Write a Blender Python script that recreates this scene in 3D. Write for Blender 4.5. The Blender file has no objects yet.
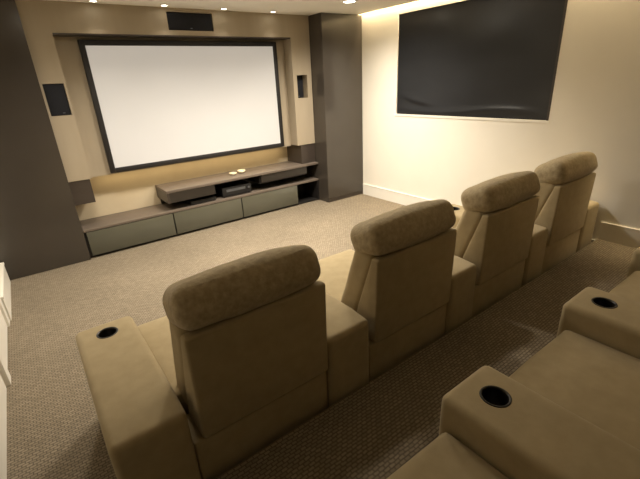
import bpy, bmesh, math, random
from mathutils import Vector, Matrix, noise
C = bpy.context.scene.collection
scn = bpy.context.scene
PI = math.pi

# ------------------------------------------------------------------ materials
def new_mat(name):
    m = bpy.data.materials.new(name); m.use_nodes = True
    nt = m.node_tree; b = nt.nodes['Principled BSDF']
    return m, nt, b

def L(nt, a, b): nt.links.new(a, b)

def ramp(nt, fac, c0, c1, p0=0.3, p1=0.7):
    r = nt.nodes.new('ShaderNodeValToRGB')
    r.color_ramp.elements[0].position = p0; r.color_ramp.elements[0].color = (*c0, 1)
    r.color_ramp.elements[1].position = p1; r.color_ramp.elements[1].color = (*c1, 1)
    L(nt, fac, r.inputs[0]); return r.outputs[0]

def coords(nt, scale=(1, 1, 1)):
    t = nt.nodes.new('ShaderNodeTexCoord'); mp = nt.nodes.new('ShaderNodeMapping')
    mp.inputs['Scale'].default_value = scale
    L(nt, t.outputs['Object'], mp.inputs[0]); return mp.outputs[0]

def noise_tex(nt, vec, scale, detail=3, rough=0.55):
    n = nt.nodes.new('ShaderNodeTexNoise'); n.inputs['Scale'].default_value = scale
    n.inputs['Detail'].default_value = detail; n.inputs['Roughness'].default_value = rough
    L(nt, vec, n.inputs['Vector']); return n.outputs[0]

def bump(nt, b, h, strength, dist):
    bp = nt.nodes.new('ShaderNodeBump'); bp.inputs['Strength'].default_value = strength
    bp.inputs['Distance'].default_value = dist
    L(nt, h, bp.inputs['Height']); L(nt, bp.outputs[0], b.inputs['Normal'])

def mottled(name, c0, c1, scale, rough, bscale=0, bstr=0.2, bdist=0.002, stretch=(1, 1, 1), coat=0):
    m, nt, b = new_mat(name); v = coords(nt, stretch)
    L(nt, ramp(nt, noise_tex(nt, v, scale), c0, c1), b.inputs['Base Color'])
    b.inputs['Roughness'].default_value = rough
    if coat: b.inputs['Coat Weight'].default_value = coat; b.inputs['Coat Roughness'].default_value = 0.12
    if bscale: bump(nt, b, noise_tex(nt, v, bscale), bstr, bdist)
    return m

M = {}
M['suede'] = mottled('suede', (.375, .300, .175), (.425, .342, .205), 14, .95, 260, .25, .002)
b = M['suede'].node_tree.nodes['Principled BSDF']
b.inputs['Sheen Weight'].default_value = .25; b.inputs['Sheen Roughness'].default_value = .5
b.inputs['Sheen Tint'].default_value = (1, .92, .78, 1)
b.inputs['Specular IOR Level'].default_value = .15
M['plush'] = mottled('plush', (.350, .282, .175), (.490, .402, .260), 38, .95, 90, .5, .006)
b = M['plush'].node_tree.nodes['Principled BSDF']
b.inputs['Sheen Weight'].default_value = .35; b.inputs['Sheen Roughness'].default_value = .5
b.inputs['Sheen Tint'].default_value = (1, .92, .78, 1)
b.inputs['Specular IOR Level'].default_value = .15
M['wall'] = mottled('cream_paint', (.81, .77, .68), (.84, .80, .71), 2, .75, 180, .08, .001)
M['white'] = mottled('white_paint', (.82, .79, .72), (.86, .83, .76), 3, .45)
M['ceil'] = mottled('ceiling_paint', (.80, .77, .70), (.84, .81, .74), 2, .9)
M['panel'] = mottled('taupe_panel', (.335, .280, .200), (.375, .315, .230), 5, .7, 90, .15, .002, (1, 1, .15))
M['lowwall'] = mottled('warm_wall', (.56, .47, .33), (.60, .51, .36), 4, .8)
M['cab'] = mottled('dark_gloss', (.050, .042, .034), (.057, .048, .039), 2, .24, coat=.25)
M['brown'] = mottled('brown_veneer', (.042, .032, .026), (.056, .044, .036), 6, .35, 40, .1, .001, (.2, 1, 1))
M['top'] = mottled('taupe_top', (.130, .104, .084), (.155, .126, .102), 6, .4, stretch=(.2, 1, 1))
M['fascia'] = mottled('dark_fascia', (.022, .018, .015), (.030, .025, .021), 6, .28, stretch=(.2, 1, 1))
M['glassdoor'] = mottled('olive_glass_door', (.092, .091, .068), (.102, .100, .076), 2, .18, coat=.3)
M['black'] = mottled('black_plastic', (.007, .007, .008), (.010, .010, .011), 5, .5)
M['grille'] = mottled('speaker_grille', (.004, .005, .009), (.007, .008, .014), 8, .85, 400, .5, .002)
M['well'] = mottled('cup_well', (.008, .007, .006), (.012, .010, .009), 8, .35)
M['metal'] = mottled('grey_metal', (.16, .18, .22), (.21, .23, .27), 10, .3)
M['metal'].node_tree.nodes['Principled BSDF'].inputs['Metallic'].default_value = .8
M['dish'] = mottled('cream_ceramic', (.72, .62, .42), (.80, .70, .50), 12, .35)
M['frame'] = mottled('screen_frame', (.008, .0065, .006), (.011, .009, .008), 6, .6)
# blackout vinyl, glossy with soft wrinkles
m, nt, b = new_mat('blackout_vinyl'); v = coords(nt, (1, .6, 1.6))
L(nt, ramp(nt, noise_tex(nt, v, 2.2, 2), (.010, .011, .013), (.015, .016, .019)), b.inputs['Base Color'])
b.inputs['Roughness'].default_value = .30
bump(nt, b, noise_tex(nt, v, 1.6, 1), .35, .03); M['vinyl'] = m
# projection surface: projected light put in as a faint glow of its own
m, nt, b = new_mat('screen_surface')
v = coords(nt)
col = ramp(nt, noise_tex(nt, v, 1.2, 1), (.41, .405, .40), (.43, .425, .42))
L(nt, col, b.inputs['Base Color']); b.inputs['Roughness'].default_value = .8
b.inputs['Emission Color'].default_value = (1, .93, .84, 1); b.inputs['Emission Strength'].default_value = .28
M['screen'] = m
# lamps
def emit(name, col, s):
    m, nt, b = new_mat(name); b.inputs['Base Color'].default_value = (*col, 1)
    b.inputs['Emission Color'].default_value = (*col, 1); b.inputs['Emission Strength'].default_value = s
    return m
M['lamp'] = emit('lamp_glow', (1, .93, .78), 14)
# carpet: short dashes of loop pile
m, nt, b = new_mat('loop_carpet'); v = coords(nt)
br = nt.nodes.new('ShaderNodeTexBrick')
br.offset = .5; br.inputs['Scale'].default_value = 1
br.inputs['Brick Width'].default_value = .034; br.inputs['Row Height'].default_value = .019
br.inputs['Mortar Size'].default_value = .0042; br.inputs['Mortar Smooth'].default_value = .7
br.inputs['Color1'].default_value = (.305, .255, .185, 1); br.inputs['Color2'].default_value = (.230, .190, .136, 1)
br.inputs['Mortar'].default_value = (.130, .106, .078, 1)
wob = nt.nodes.new('ShaderNodeVectorMath'); wob.operation = 'MULTIPLY_ADD'
nz = nt.nodes.new('ShaderNodeTexNoise'); nz.inputs['Scale'].default_value = 25; L(nt, v, nz.inputs['Vector'])
L(nt, nz.outputs['Color'], wob.inputs[0]); wob.inputs[1].default_value = (.012, .012, 0); L(nt, v, wob.inputs[2])
L(nt, wob.outputs[0], br.inputs['Vector'])
mix = nt.nodes.new('ShaderNodeMix'); mix.data_type = 'RGBA'; mix.blend_type = 'MULTIPLY'; mix.inputs[0].default_value = .6
L(nt, br.outputs['Color'], mix.inputs[6])
L(nt, ramp(nt, noise_tex(nt, v, 1.3, 4), (.82, .82, .82), (1.12, 1.12, 1.12)), mix.inputs[7])
L(nt, mix.outputs[2], b.inputs['Base Color']); b.inputs['Roughness'].default_value = .97
b.inputs['Specular IOR Level'].default_value = .1
bump(nt, b, br.outputs['Fac'], -.7, .006); M['carpet'] = m

# ------------------------------------------------------------------ mesh helpers
def add_box(bm, x0, x1, y0, y1, z0, z1, bev=0, seg=2):
    r = bmesh.ops.create_cube(bm, size=1)
    vs = r['verts']
    for q in vs:
        q.co = Vector((x0 + (q.co.x + .5) * (x1 - x0), y0 + (q.co.y + .5) * (y1 - y0), z0 + (q.co.z + .5) * (z1 - z0)))
    if bev:
        es = list({e for q in vs for e in q.link_edges})
        bmesh.ops.bevel(bm, geom=es, offset=bev, segments=seg, profile=.5, affect='EDGES')

def boxes(*bb):
    bm = bmesh.new()
    for q in bb: add_box(bm, *q)
    return bm

def add_prism(bm, prof, x0, x1, bev=0, seg=3):
    """side profile (y, z) swept along x"""
    a = [bm.verts.new((x0, y, z)) for y, z in prof]
    c = [bm.verts.new((x1, y, z)) for y, z in prof]
    n = len(prof)
    fs = [bm.faces.new(a), bm.faces.new(list(reversed(c)))]
    for i in range(n):
        fs.append(bm.faces.new((a[i], c[i], c[(i + 1) % n], a[(i + 1) % n])))
    bmesh.ops.recalc_face_normals(bm, faces=fs)
    if bev:
        es = list({e for f in fs for e in f.edges})
        bmesh.ops.bevel(bm, geom=es, offset=bev, segments=seg, profile=.5, affect='EDGES')

def add_pillow(bm, size, r, bulge=(0, 0, 0), mat=None, lump=0, lscale=6, cuts=14, seed=0):
    """soft box: rounded corners, bulging faces, gentle lumps"""
    t = bmesh.new(); bmesh.ops.create_cube(t, size=2)
    bmesh.ops.subdivide_edges(t, edges=t.edges[:], cuts=cuts, use_grid_fill=True)
    h = Vector(size) / 2
    for q in t.verts:
        u = q.co.copy()
        # gather vertices toward the edges so the rounding is smooth
        u = Vector([math.sin(k * PI / 2) * .55 + k * .45 for k in u])
        p = Vector([u[i] * h[i] for i in range(3)])
        inner = Vector([max(-h[i] + r, min(h[i] - r, p[i])) for i in range(3)])
        d = p - inner
        if d.length > 1e-9: p = inner + d.normalized() * r
        w = [max(0, 1 - (p[i] / h[i]) ** 2) for i in range(3)]
        p.x += bulge[0] * u.x * w[1] * w[2]; p.y += bulge[1] * u.y * w[0] * w[2]; p.z += bulge[2] * u.z * w[0] * w[1]
        if lump:
            nn = noise.noise_vector(p * lscale + Vector((seed * 3.1, seed * 1.7, 0)))
            p += nn * lump
        q.co = p
    if mat: bmesh.ops.transform(t, matrix=mat, verts=t.verts[:])
    bmesh.ops.recalc_face_normals(t, faces=t.faces[:])
    me = bpy.data.meshes.new('tmp'); t.to_mesh(me); t.free(); bm.from_mesh(me); bpy.data.meshes.remove(me)

def add_cyl(bm, x, y, z0, z1, r0, r1=None, seg=32, cap0=True, cap1=True):
    r1 = r0 if r1 is None else r1
    lo = [bm.verts.new((x + r0 * math.cos(2 * PI * i / seg), y + r0 * math.sin(2 * PI * i / seg), z0)) for i in range(seg)]
    hi = [bm.verts.new((x + r1 * math.cos(2 * PI * i / seg), y + r1 * math.sin(2 * PI * i / seg), z1)) for i in range(seg)]
    for i in range(seg): bm.faces.new((lo[i], lo[(i + 1) % seg], hi[(i + 1) % seg], hi[i]))
    if cap0: bm.faces.new(list(reversed(lo)))
    if cap1: bm.faces.new(hi)

def add_lathe(bm, x, y, prof, seg=32):
    rings = []
    for r, z in prof:
        if r < 1e-6: rings.append([bm.verts.new((x, y, z))])
        else: rings.append([bm.verts.new((x + r * math.cos(2 * PI * i / seg), y + r * math.sin(2 * PI * i / seg), z)) for i in range(seg)])
    for a, c in zip(rings, rings[1:]):
        for i in range(seg):
            j = (i + 1) % seg
            if len(a) == 1: bm.faces.new((a[0], c[j], c[i]))
            elif len(c) == 1: bm.faces.new((a[i], a[j], c[0]))
            else: bm.faces.new((a[i], a[j], c[j], c[i]))
    bmesh.ops.recalc_face_normals(bm, faces=bm.faces[:])

def obj(name, bm, mat, parent=None, smooth=False):
    me = bpy.data.meshes.new(name); bm.to_mesh(me); bm.free()
    o = bpy.data.objects.new(name, me); C.objects.link(o)
    me.materials.append(M[mat])
    if smooth:
        for p in me.polygons: p.use_smooth = True
        if smooth != 'all': me.set_sharp_from_angle(angle=math.radians(38))
    if parent: o.parent = parent
    return o

def thing(name, label, cat, loc=(0, 0, 0), group=None):
    o = bpy.data.objects.new(name, None); C.objects.link(o); o.location = loc
    o.empty_display_size = .1
    return tag(o, label, cat, group)

def tag(o, label, cat, group=None):
    o['label'] = label; o['category'] = cat
    if group: o['group'] = group
    return o

def struct(name, bm, mat, smooth=False):
    o = obj(name, bm, mat, None, smooth); o['kind'] = 'structure'; return o

# ------------------------------------------------------------------ dimensions
XL, XR = -.545, 4.606        # left and right wall
YF, YB = 5.74, -2.30         # wall behind the screen, back wall
ZC = 2.78                    # dropped ceiling
YS, ZS = 1.365, .205         # platform edge, platform height
T = .12

# floor with the platform for the second row
bm = bmesh.new()
add_prism(bm, [(YB, -.1), (YF, -.1), (YF, 0), (YS, 0), (YS, ZS), (YB, ZS)], XL, XR)
struct('floor', bm, 'carpet')
# walls
WY0, WY1, WZ0, WZ1 = 2.06, 4.262, 1.375, 2.685
struct('wall_right', boxes((XR, XR + T, YB - T, WY0, 0, 2.97), (XR, XR + T, WY1, YF + T, 0, 2.97),
                           (XR, XR + T, WY0, WY1, 0, WZ0), (XR, XR + T, WY0, WY1, WZ1, 2.97)), 'wall')
struct('wall_left', boxes((XL - T, XL, YB - T, YF + T, 0, 2.97)), 'wall')
struct('wall_front', boxes((XL, XR, YF, YF + T, 0, 2.97)), 'lowwall')
struct('wall_back', boxes((XL, XR, YB - T, YB, 0, 2.97)), 'cab')  # unseen wall, dark finish chosen to cut bounce onto the seat backs
# ceiling: dropped slab stopping short of the right wall, light cove above
struct('ceiling', boxes((XL, 4.535, YB, YF, ZC, ZC + .05), (4.495, 4.535, YB, YF, ZC + .05, ZC + .075),
                        (XL - T, XR + T, YB - T, YF + T, 2.97, 3.05)), 'ceil')
# baseboards
bt = .016
def baseboard(x0, x1, y0, y1, z0, z1):
    bm = bmesh.new(); add_box(bm, x0, x1, y0, y1, z0, z1); 
    return bm
bm = boxes((XR - bt, XR, YS - .012, 4.99, 0, .17), (XR - bt - .004, XR, YS - .012, 4.99, .17, .186),
           (XR - bt, XR, YB, YS, ZS, ZS + .175), (XR - bt - .004, XR, YB, YS, ZS + .175, ZS + .191))
struct('baseboard_right', bm, 'white')
bm = boxes((XL, -.495, 4.21, 5.20, 0, .22), (XL, -.488, 4.21, 5.20, .22, .24), (XL, -.533, YS, 3.12, 0, .175), (XL, -.530, YS, 3.12, .175, .19))
struct('baseboard_left', bm, 'white')
# door in the left wall (casing and leaf, seen edge-on)
struct('door_1', boxes((XL, -.507, 3.14, 3.25, 0, 2.14), (XL, -.507, 4.09, 4.20, 0, 2.14), (XL, -.507, 3.25, 4.09, 2.04, 2.14),
                       (XL, -.525, 3.25, 4.09, .005, 2.04)), 'white')

# window in the right wall
struct('window_1', boxes((XR + .03, XR + .045, WY0, WY0 + .03, WZ0, WZ1), (XR + .03, XR + .045, WY1 - .03, WY1, WZ0, WZ1),
                         (XR + .03, XR + .045, WY0, WY1, WZ1 - .03, WZ1), (XR + .03, XR + .045, WY0, WY1, WZ0, WZ0 + .03),
                         (XR + .045, XR + .05, WY0, WY1, WZ0, WZ1), (XR - .003, XR + .03, WY0 + .001, WY0 + .024, WZ0, WZ1)), 'brown')
struct('trim_4', boxes((XR - .010, XR + .03, WY0 - .01, WY1 + .03, WZ0 - .026, WZ0 - .001)), 'white')
# wrinkled blackout sheet
bm = bmesh.new(); n1, n2 = 90, 54; g = []
y0, y1, z0, z1 = WY0 + .026, WY1 - .008, WZ0 + .003, WZ1 - .004
for i in range(n1 + 1):
    row = []
    for j in range(n2 + 1):
        u, w = i / n1, j / n2
        y = y0 + (y1 - y0) * u; z = z0 + (z1 - z0) * w
        e = min(1, 8 * min(u, 1 - u)) * min(1, 8 * min(w, 1 - w))
        x = XR + .010 + e * .010 * noise.noise(Vector((y * 1.3, z * 1.7, .3))) 
        # sagging fold along the bottom, with a crease near the far corner
        x -= .014 * math.exp(-((w - .055 - .02 * math.sin(u * 7)) / .022) ** 2) * min(1, 5 * (1 - u)) * min(1, 6 * u) * .8
        x -= .018 * math.exp(-((w - (.13 + .35 * (u - .78))) / .03) ** 2 - ((u - .83) / .10) ** 2)
        row.append(bm.verts.new((x, y, z)))
    g.append(row)
for i in range(n1):
    for j in range(n2): bm.faces.new((g[i][j], g[i][j + 1], g[i + 1][j + 1], g[i + 1][j]))
geo = bmesh.ops.extrude_face_region(bm, geom=bm.faces[:])
for q in geo['geom']:
    if isinstance(q, bmesh.types.BMVert): q.co.x = XR + .024
bmesh.ops.recalc_face_normals(bm, faces=bm.faces[:])
bl = obj('blackout_blind', bm, 'vinyl', None, True)
tag(bl, 'black glossy blackout sheet filling the window on the cream right wall', 'blind')

# ------------------------------------------------------------------ screen wall
YA = 5.30                    # front of the taupe surround
YBk = 5.50                   # backing board behind the screen
sx0, sx1 = .315, 3.826       # between the tall cabinets
lx1, rx0 = .555, 3.49        # inner edges of the surround's legs
hz = 2.488                   # underside of the header
pbz = .955                   # bottom of the legs
# niches: (x0, x1, z0, z1)
NC = (1.765, 2.335, 2.542, 2.738); NL = (.337, .533, 1.677, 2.003); NR = (3.556, 3.742, 1.657, 1.985)
bb = []
# header around the centre niche
bb += [(sx0, NC[0], YA, YF, hz, ZC), (NC[1], sx1, YA, YF, hz, ZC), (NC[0], NC[1], YA, YF, hz, NC[2]), (NC[0], NC[1], YA, YF, NC[3], ZC), (NC[0], NC[1], YA + .2, YF, NC[2], NC[3])]
for (x0, x1, N) in ((sx0, lx1, NL), (rx0, sx1, NR)):
    bb += [(x0, N[0], YA, YF, pbz, hz), (N[1], x1, YA, YF, pbz, hz), (N[0], N[1], YA, YF, pbz, N[2]), (N[0], N[1], YA, YF, N[3], hz), (N[0], N[1], YA + .2, YF, N[2], N[3])]
struct('trim_1', boxes(*bb), 'panel')
struct('trim_2', boxes((lx1, rx0, YBk, YBk + .05, .935, hz)), 'panel')       # backing board
struct('trim_5', boxes((lx1 + .001, rx0 - .001, YA + .002, YBk - .001, hz - .014, hz)), 'brown')
struct('trim_3', boxes((sx0, .535, YA + .012, YF, .672, pbz), (3.555, sx1, YA + .012, YF, .654, pbz)), 'brown')

# projection screen
scr = thing('projection_screen', 'large white projection screen in black frame on the taupe front wall', 'screen', (2.06, YBk, .95))
def par(o, p):                      # build in world coordinates, then hang under the Empty
    o.parent = p; o.matrix_parent_inverse = Matrix.Translation(-Vector(p.location)); return o
fx0, fx1, fz0, fz1 = .852, 3.272, 1.012, 2.384
fb = .058
bm = boxes((fx0 - fb, fx0, 5.44, YBk - .002, fz0 - fb, fz1 + fb, .006), (fx1, fx1 + fb, 5.44, YBk - .002, fz0 - fb, fz1 + fb, .006),
           (fx0, fx1, 5.44, YBk - .002, fz1, fz1 + fb, .006), (fx0, fx1, 5.44, YBk - .002, fz0 - fb, fz0, .006))
par(obj('frame', bm, 'frame', None, True), scr)
par(obj('screen_surface', boxes((fx0, fx1, 5.455, 5.47, fz0, fz1)), 'screen'), scr)

# speakers in the niches
def speaker(N, inset, label, group=None):
    cx = (N[0] + N[1]) / 2
    t = thing('wall_speaker', label, 'speaker', (cx, YA + inset, N[2]), group)
    g = .003
    par(obj('cabinet', boxes((N[0] + g, N[1] - g, YA + inset + .014, YA + .19, N[2] + .0015, N[3] - g, .004)), 'black', None, True), t)
    par(obj('grille', boxes((N[0] + g + .004, N[1] - g - .004, YA + inset, YA + inset + .014, N[2] + g + .004, N[3] - g - .004, .005)), 'grille', None, True), t)
    bm = bmesh.new(); lx = cx + (.03 if N is NL else 0)
    add_box(bm, lx - .012, lx + .012, YA + inset - .003, YA + inset, N[2] + .022, N[2] + .031)
    o = par(obj('badge', bm, 'metal'), t); o['label'] = 'small silver badge'
speaker(NC, .012, 'wide dark centre speaker set in the header above the screen')
speaker(NL, .012, 'black wall speaker in the left panel beside the screen')
speaker(NR, .110, 'dark wall speaker deep in the right panel beside the screen')

# tall cabinets at both ends
tc = thing('tall_cabinet', 'tall dark brown cabinet at the left end of the screen wall', 'cabinet', (-.1, 5.27, 0))
par(obj('body', boxes((XL + .004, .311, 5.262, YF - .004, .003, ZC - .004)), 'cab'), tc)
par(obj('door', boxes((XL + .004, .311, 5.24, 5.260, .003, ZC - .004, .002)), 'cab'), tc)
tc = thing('tall_cabinet', 'tall dark brown cabinet in the right corner next to the cream wall', 'cabinet', (4.2, 5.06, 0))
par(obj('body', boxes((3.832, XR - .004, 5.022, YF - .004, .003, ZC - .004)), 'cab'), tc)
par(obj('door', boxes((3.832, XR - .004, 5.000, 5.020, .06, ZC - .004, .002)), 'cab'), tc)
par(obj('plinth', boxes((3.838, XR - .004, 5.006, 5.020, .003, .058)), 'brown'), tc)

# low media console with three glass-fronted doors
mc = thing('media_console', 'long low media console under the screen with three olive glass doors', 'console', (2.05, 5.5, 0))
bx0, bx1, by = .316, 3.826, 5.25
bm = boxes((bx0, 3.40, by + .024, YF - .004, .034, .343), (bx0, 3.40, by + .05, YF - .06, .003, .034), (3.40, bx1, YF - .03, YF - .004, .003, .343),
           (bx1 - .018, bx1, by + .01, YF - .03, .003, .343), (3.40, bx1 - .018, by + .03, YF - .03, .003, .02))
par(obj('body', bm, 'frame'), mc)
par(obj('console_top', boxes((bx0, bx1, by, YF - .004, .345, .374, .003)), 'top', None, True), mc)
for x0, x1 in ((.342, 1.374), (1.390, 2.386), (2.402, 3.392)):
    d = par(obj('door', boxes((x0, x1, by + .003, by + .022, .036, .338, .002)), 'glassdoor', None, True), mc)

# wide shelf unit above the right part of the console
sh = thing('wall_shelf', 'thick taupe shelf above the console with an open equipment bay', 'shelf', (2.59, 5.5, .48))
hx0, hx1, hy = 1.345, 3.826, 5.235
par(obj('shelf_top', boxes((hx0, hx1, hy, YF - .004, .618, .652, .003)), 'top', None, True), sh)
par(obj('side_panel', boxes((hx0, hx0 + .03, hy + .004, YF - .004, .48, .617)), 'brown'), sh)
par(obj('front_panel', boxes((hx0 + .031, 2.00, hy + .006, hy + .026, .484, .617)), 'fascia'), sh)
par(obj('front_panel', boxes((2.76, 3.60, hy + .02, hy + .04, .500, .617)), 'fascia'), sh)
par(obj('bottom_panel', boxes((hx0 + .031, 2.02, hy + .03, YF - .034, .48, .498)), 'frame'), sh)
par(obj('bottom_panel', boxes((2.74, 3.60, hy + .045, YF - .034, .48, .498)), 'frame'), sh)
par(obj('divider', boxes((2.002, 2.02, hy + .03, YF - .034, .499, .616)), 'frame'), sh)
par(obj('divider', boxes((2.74, 2.758, hy + .045, YF - .034, .499, .616)), 'frame'), sh)
par(obj('back_panel', boxes((hx0 + .031, hx1, YF - .03, YF - .005, .378, .616)), 'frame'), sh)

# AV receiver in the bay
av = thing('media_receiver', 'black media receiver with a grey front strip in the shelf bay', 'receiver', (2.37, 5.45, .376))
par(obj('case', boxes((2.14, 2.60, 5.305, 5.62, .388, .520, .005)), 'black', None, True), av)
par(obj('display', boxes((2.20, 2.50, 5.300, 5.3045, .455, .490)), 'metal'), av)
for x in (2.17, 2.57):
    for y in (5.34, 5.59):
        bm = bmesh.new(); add_cyl(bm, x, y, .3755, .388, .014, seg=16); par(obj('foot', bm, 'black'), av)
for kx in (2.555,):
    bm = bmesh.new(); add_cyl(bm, 0, 0, 0, .016, .016, seg=20)
    bmesh.ops.transform(bm, matrix=Matrix.Translation((kx, 5.3045, .470)) @ Matrix.Rotation(PI / 2, 4, 'X'), verts=bm.verts[:])
    par(obj('knob', bm, 'metal', None, True), av)
# flat player left of it
pl = thing('media_player', 'flat black player box on the console beside the receiver', 'player', (1.85, 5.45, .376))
par(obj('case', boxes((1.66, 2.02, 5.29, 5.53, .382, .432, .004)), 'black', None, True), pl)
for x in (1.69, 1.99):
    for y in (5.32, 5.50):
        bm = bmesh.new(); add_cyl(bm, x, y, .3755, .382, .012, seg=16); par(obj('foot', bm, 'black'), pl)

# two small cream dishes on the shelf
def dish(x, y, r, h, label):
    bm = bmesh.new()
    add_lathe(bm, x, y, [(0, .6525), (r * .5, .6525), (r * .8, .6525 + h * .3), (r, .6525 + h), (r * .93, .6525 + h), (r * .7, .6525 + h * .45), (0, .6525 + h * .3)])
    tag(obj('dish', bm, 'dish', None, 'all'), label, 'dish')
dish(2.41, 5.47, .058, .030, 'left of two small cream dishes on the taupe shelf')
dish(2.56, 5.49, .062, .042, 'right and taller of two small cream dishes on the taupe shelf')

# ------------------------------------------------------------------ recliners
def cup_arm(w, d, h, rear_taper=.0):
    """armrest block with a real round well near its front"""
    bm = bmesh.new()
    add_prism(bm, [(0, .02), (d, .02), (d, h), (.16, h), (0, h - .016)], 0, w, .034, 5)
    cyr = d - .140
    me = bpy.data.meshes.new('a'); bm.to_mesh(me); bm.free()
    a = bpy.data.objects.new('a', me); C.objects.link(a)
    bm = bmesh.new(); add_cyl(bm, w / 2, cyr, h - .085, h + .05, .049, .049, 40)
    bmesh.ops.recalc_face_normals(bm, faces=bm.faces[:])
    mc_ = bpy.data.meshes.new('c'); bm.to_mesh(mc_); bm.free()
    c = bpy.data.objects.new('c', mc_); C.objects.link(c)
    md = a.modifiers.new('b', 'BOOLEAN'); md.operation = 'DIFFERENCE'; md.object = c; md.solver = 'EXACT'
    dg = bpy.context.evaluated_depsgraph_get()
    out = bpy.data.meshes.new_from_object(a.evaluated_get(dg))
    bpy.data.objects.remove(a); bpy.data.objects.remove(c)
    r = bmesh.new(); r.from_mesh(out); bpy.data.meshes.remove(out)
    return r, w / 2, cyr

def make_recliner(P, label, group):
    t = thing('recliner_chair', label, 'recliner', (0, 0, 0), group)
    w, sw, h, d = P['arm'], P['seat'], P['h'], P['d']
    x0 = w + .004; x1 = w + sw - .004; cx = (x0 + x1) / 2; W = x1 - x0
    bx0 = x0 + P.get('gap', .03); bx1 = x1 + .002; bcx = (bx0 + bx1) / 2; BW = bx1 - bx0
    zt = h - .125                                  # seat top
    # base box behind and under the seat
    bm = bmesh.new(); add_prism(bm, [(.02, .02), (.88, .02), (.88, .20), (.40, .22), (.22, P['seam'] - .006), (.02, P['seam'] - .006)], x0, x1, .012, 3)
    obj('base', bm, 'suede', t, True)
    # upper back shell: upright rear panel and side gussets
    s = P['seam']; tp = P['top']
    bm = bmesh.new(); add_prism(bm, [(.004, s + .004), (.215, s + .004), (.165, h - .01), (.045, tp), (-.012, tp)], bx0 + .010, bx1, .016, 4)
    obj('back_panel', bm, 'suede', t, True)
    # leaning back cushion
    ang = math.radians(20)
    hh = (tp + .03 - (zt - .06)) / math.cos(ang)
    mt = Matrix.Translation((bcx, .200, (tp + .03 + zt - .06) / 2)) @ Matrix.Rotation(ang, 4, 'X')
    bm = bmesh.new(); add_pillow(bm, (BW - .014, .180, hh), .050, (.0, .02, 0), mt, .004, 7)
    obj('back_cushion', bm, 'suede', t, 'all')
    # headrest roll
    mt = Matrix.Translation((bcx, .118, tp + .078)) @ Matrix.Rotation(math.radians(-20), 4, 'X')
    bm = bmesh.new(); add_pillow(bm, (BW - .014, .265, .190), .068, (.003, .012, .022), mt, .006, 7, 18, P.get('seed', 0))
    obj('headrest', bm, 'plush', t, 'all')
    # seat cushion and footrest
    y0 = .27; y1 = d + P.get('over', .02)
    bm = bmesh.new(); add_pillow(bm, (W - .002, y1 - y0, .19), .024, (0, .01, .012), Matrix.Translation((cx, (y0 + y1) / 2, zt - .095)), .003, 5)
    obj('seat_cushion', bm, 'suede', t, 'all')
    bm = bmesh.new(); add_pillow(bm, (W - .02, .10, zt - .25), .03, (0, .012, 0), Matrix.Translation((cx, d - .045, (zt - .19 + .05) / 2 + .005)), 0)
    obj('footrest', bm, 'suede', t, 'all')
    def arm(x):
        bm, ax, ay = cup_arm(w, d, h)
        bmesh.ops.translate(bm, vec=(x, 0, 0), verts=bm.verts[:])
        a = obj('armrest', bm, 'suede', t, True)
        bm = bmesh.new()
        z = h
        add_lathe(bm, x + ax, ay, [(0, z - .080), (.0465, z - .080), (.0478, z - .01), (.0478, z + .0015), (.055, z + .0025), (.057, z + .0005), (.0485, z - .001), (.0485, z - .083), (0, z - .083)], 40)
        c = obj('cup_holder', bm, 'well', a, 'all'); c['label'] = 'black cup holder'
    arm(0)
    return t, arm

def dup(root, loc, label):
    r = root.copy(); C.objects.link(r); r.location = loc; r['label'] = label
    for ch in list(root.children):
        c = ch.copy(); C.objects.link(c); c.parent = r
        for g in ch.children:
            d = g.copy(); C.objects.link(d); d.parent = c
    return r

def row(P, x0, y, z, pitch, labels, group):
    t, arm = make_recliner(P, labels[0], group)
    t.location = (x0, y, z)
    out = [t]
    for k in range(1, len(labels)):
        out.append(dup(t, (x0 + k * pitch + P.get('shift', {}).get(k, 0), y, z), labels[k]))
    # end armrest of the last chair
    last = out[-1]
    src = [c for c in t.children if c.name.startswith('armrest')][0]
    a = src.copy(); C.objects.link(a); a.parent = last; a.location = (pitch, 0, 0)
    for g in src.children:
        c = g.copy(); C.objects.link(c); c.parent = a
    return out

P1 = dict(arm=.312, seat=1.076 - .312, h=.625, d=1.01, seam=.410, top=.968, over=.05)
row(P1, -.046, 1.40, 0, 1.076,
    ['beige suede recliner at the left end of the front row, nearest the camera',
     'beige suede front row recliner, second from the left end of its row',
     'beige suede front row recliner, third from the left end of its row',
     'beige suede front row recliner at the right end, against the cream wall'], 'front row recliners')
P2 = dict(arm=.312, seat=1.014 - .312, h=.555, d=.995, seam=.40, top=.93, over=-.045, seed=5)
row(P2, .012, -.297, ZS, 1.014,
    ['beige back row recliner with its seat cut off by the photo bottom edge',
     'beige back row recliner between the two fully visible armrests with cup holders',
     'beige back row recliner at the right photo edge, behind the farther cup holder',
     'beige back row recliner nearest the cream wall, only its armrest corner showing'], 'back row recliners')

# ------------------------------------------------------------------ lamps
def spot(name, loc, power, size=150, blend=.9, rad=.035, col=(1, .90, .755), rot=(0, 0, 0)):
    l = bpy.data.lights.new(name, 'SPOT'); l.energy = power; l.color = col
    l.spot_size = math.radians(size); l.spot_blend = blend; l.shadow_soft_size = rad
    o = bpy.data.objects.new(name, l); o.location = loc; o.rotation_euler = rot; C.objects.link(o); return o

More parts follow.
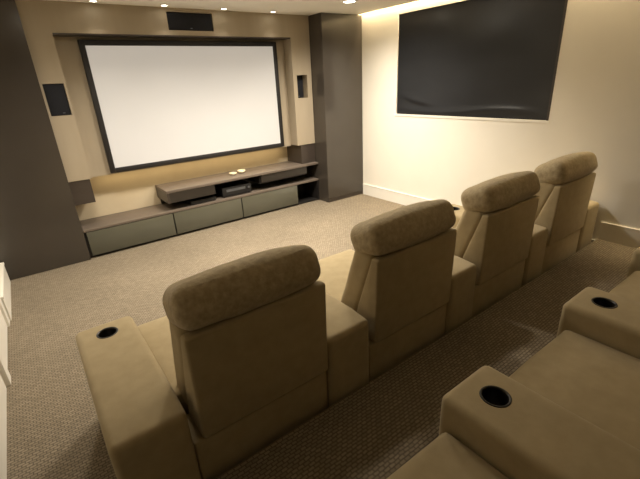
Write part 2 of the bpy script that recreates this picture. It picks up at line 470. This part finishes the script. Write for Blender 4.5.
def downlight(x, y, r, label, power, group, size=150, blend=.9, tilt=0):
    t = thing('ceiling_light', label, 'light', (x, y, ZC), group)
    bm = bmesh.new()
    add_lathe(bm, 0, 0, [(r, -.0005), (r + .018, -.0005), (r + .016, -.006), (r + .002, -.008), (r - .002, -.002)], 32)
    obj('trim_ring', bm, 'white', t, 'all')
    bm = bmesh.new(); add_cyl(bm, 0, 0, -.004, -.0008, r - .003, seg=32)
    obj('lamp', bm, 'lamp', t)
    s = spot('downlight', (x, y, ZC - .03), power, size, blend, rot=(math.radians(tilt), 0, 0)); s.data.shadow_soft_size = r
    return t

for x, lab in ((.985, 'small round ceiling light above the left part of the screen, first of four'),
               (1.715, 'small round ceiling light just left of the centre speaker'),
               (2.445, 'small round ceiling light just right of the centre speaker'),
               (3.155, 'small round ceiling light near the right tall cabinet, last of four')):
    downlight(x, 5.17, .035, lab, 27, 'small lights along the screen header', 110, 1, -22)
downlight(3.68, 4.22, .075, 'larger round ceiling light in front of the right tall cabinet', 150, None)
for x, y, p in ((.55, 4.0, 150), (1.95, 3.85, 360), (3.05, 3.7, 300)):  # unseen lamps added to light the seats; broad discs soften the shadows
    downlight(x, y, .17, 'unseen larger round ceiling light beyond the photo top edge', p, 'larger ceiling lights outside the photo')

def area(name, loc, sx, sy, power, rot, col=(1, .78, .45)):
    l = bpy.data.lights.new(name, 'AREA'); l.shape = 'RECTANGLE'; l.size = sx; l.size_y = sy; l.energy = power; l.color = col
    o = bpy.data.objects.new(name, l); o.location = loc; o.rotation_euler = rot; C.objects.link(o); return o
# warm strip in the cove along the right wall, shining down the gap
area('cove_strip', (4.57, 2.4, 2.955), .05, 6.4, 80, (0, 0, 0), (1, .79, .48))
# warm strip under the backing board washing the wall below the screen
area('shelf_strip', (2.02, 5.62, .93), 2.8, .03, 3.0, (0, 0, 0), (1, .74, .38))

# world: faint warm bounce only
w = bpy.data.worlds.new('world'); scn.world = w; w.use_nodes = True
w.node_tree.nodes['Background'].inputs[0].default_value = (.02, .016, .012, 1)

# ------------------------------------------------------------------ camera
cam = bpy.data.cameras.new('camera'); co = bpy.data.objects.new('camera', cam); C.objects.link(co)
R = Matrix(((0.79823, -0.2618, 0.54248), (-0.60038, -0.27303, 0.75167), (-0.04867, -0.9257, -0.37512)))
rt, dn, fw = R.col[0], R.col[1], R.col[2]
mw = Matrix((( rt.x, -dn.x, -fw.x, 0), (rt.y, -dn.y, -fw.y, 0), (rt.z, -dn.z, -fw.z, 1.9), (0, 0, 0, 1)))
co.matrix_world = mw
cam.sensor_fit = 'HORIZONTAL'; cam.sensor_width = 36; cam.lens = 36 * 393.3 / 640
cam.clip_start = .02
scn.camera = co
scn.view_settings.view_transform = 'Standard'; scn.view_settings.look = 'None'
scn.view_settings.gamma = 1; scn.view_settings.exposure = .12; scn.view_settings.use_curve_mapping = False
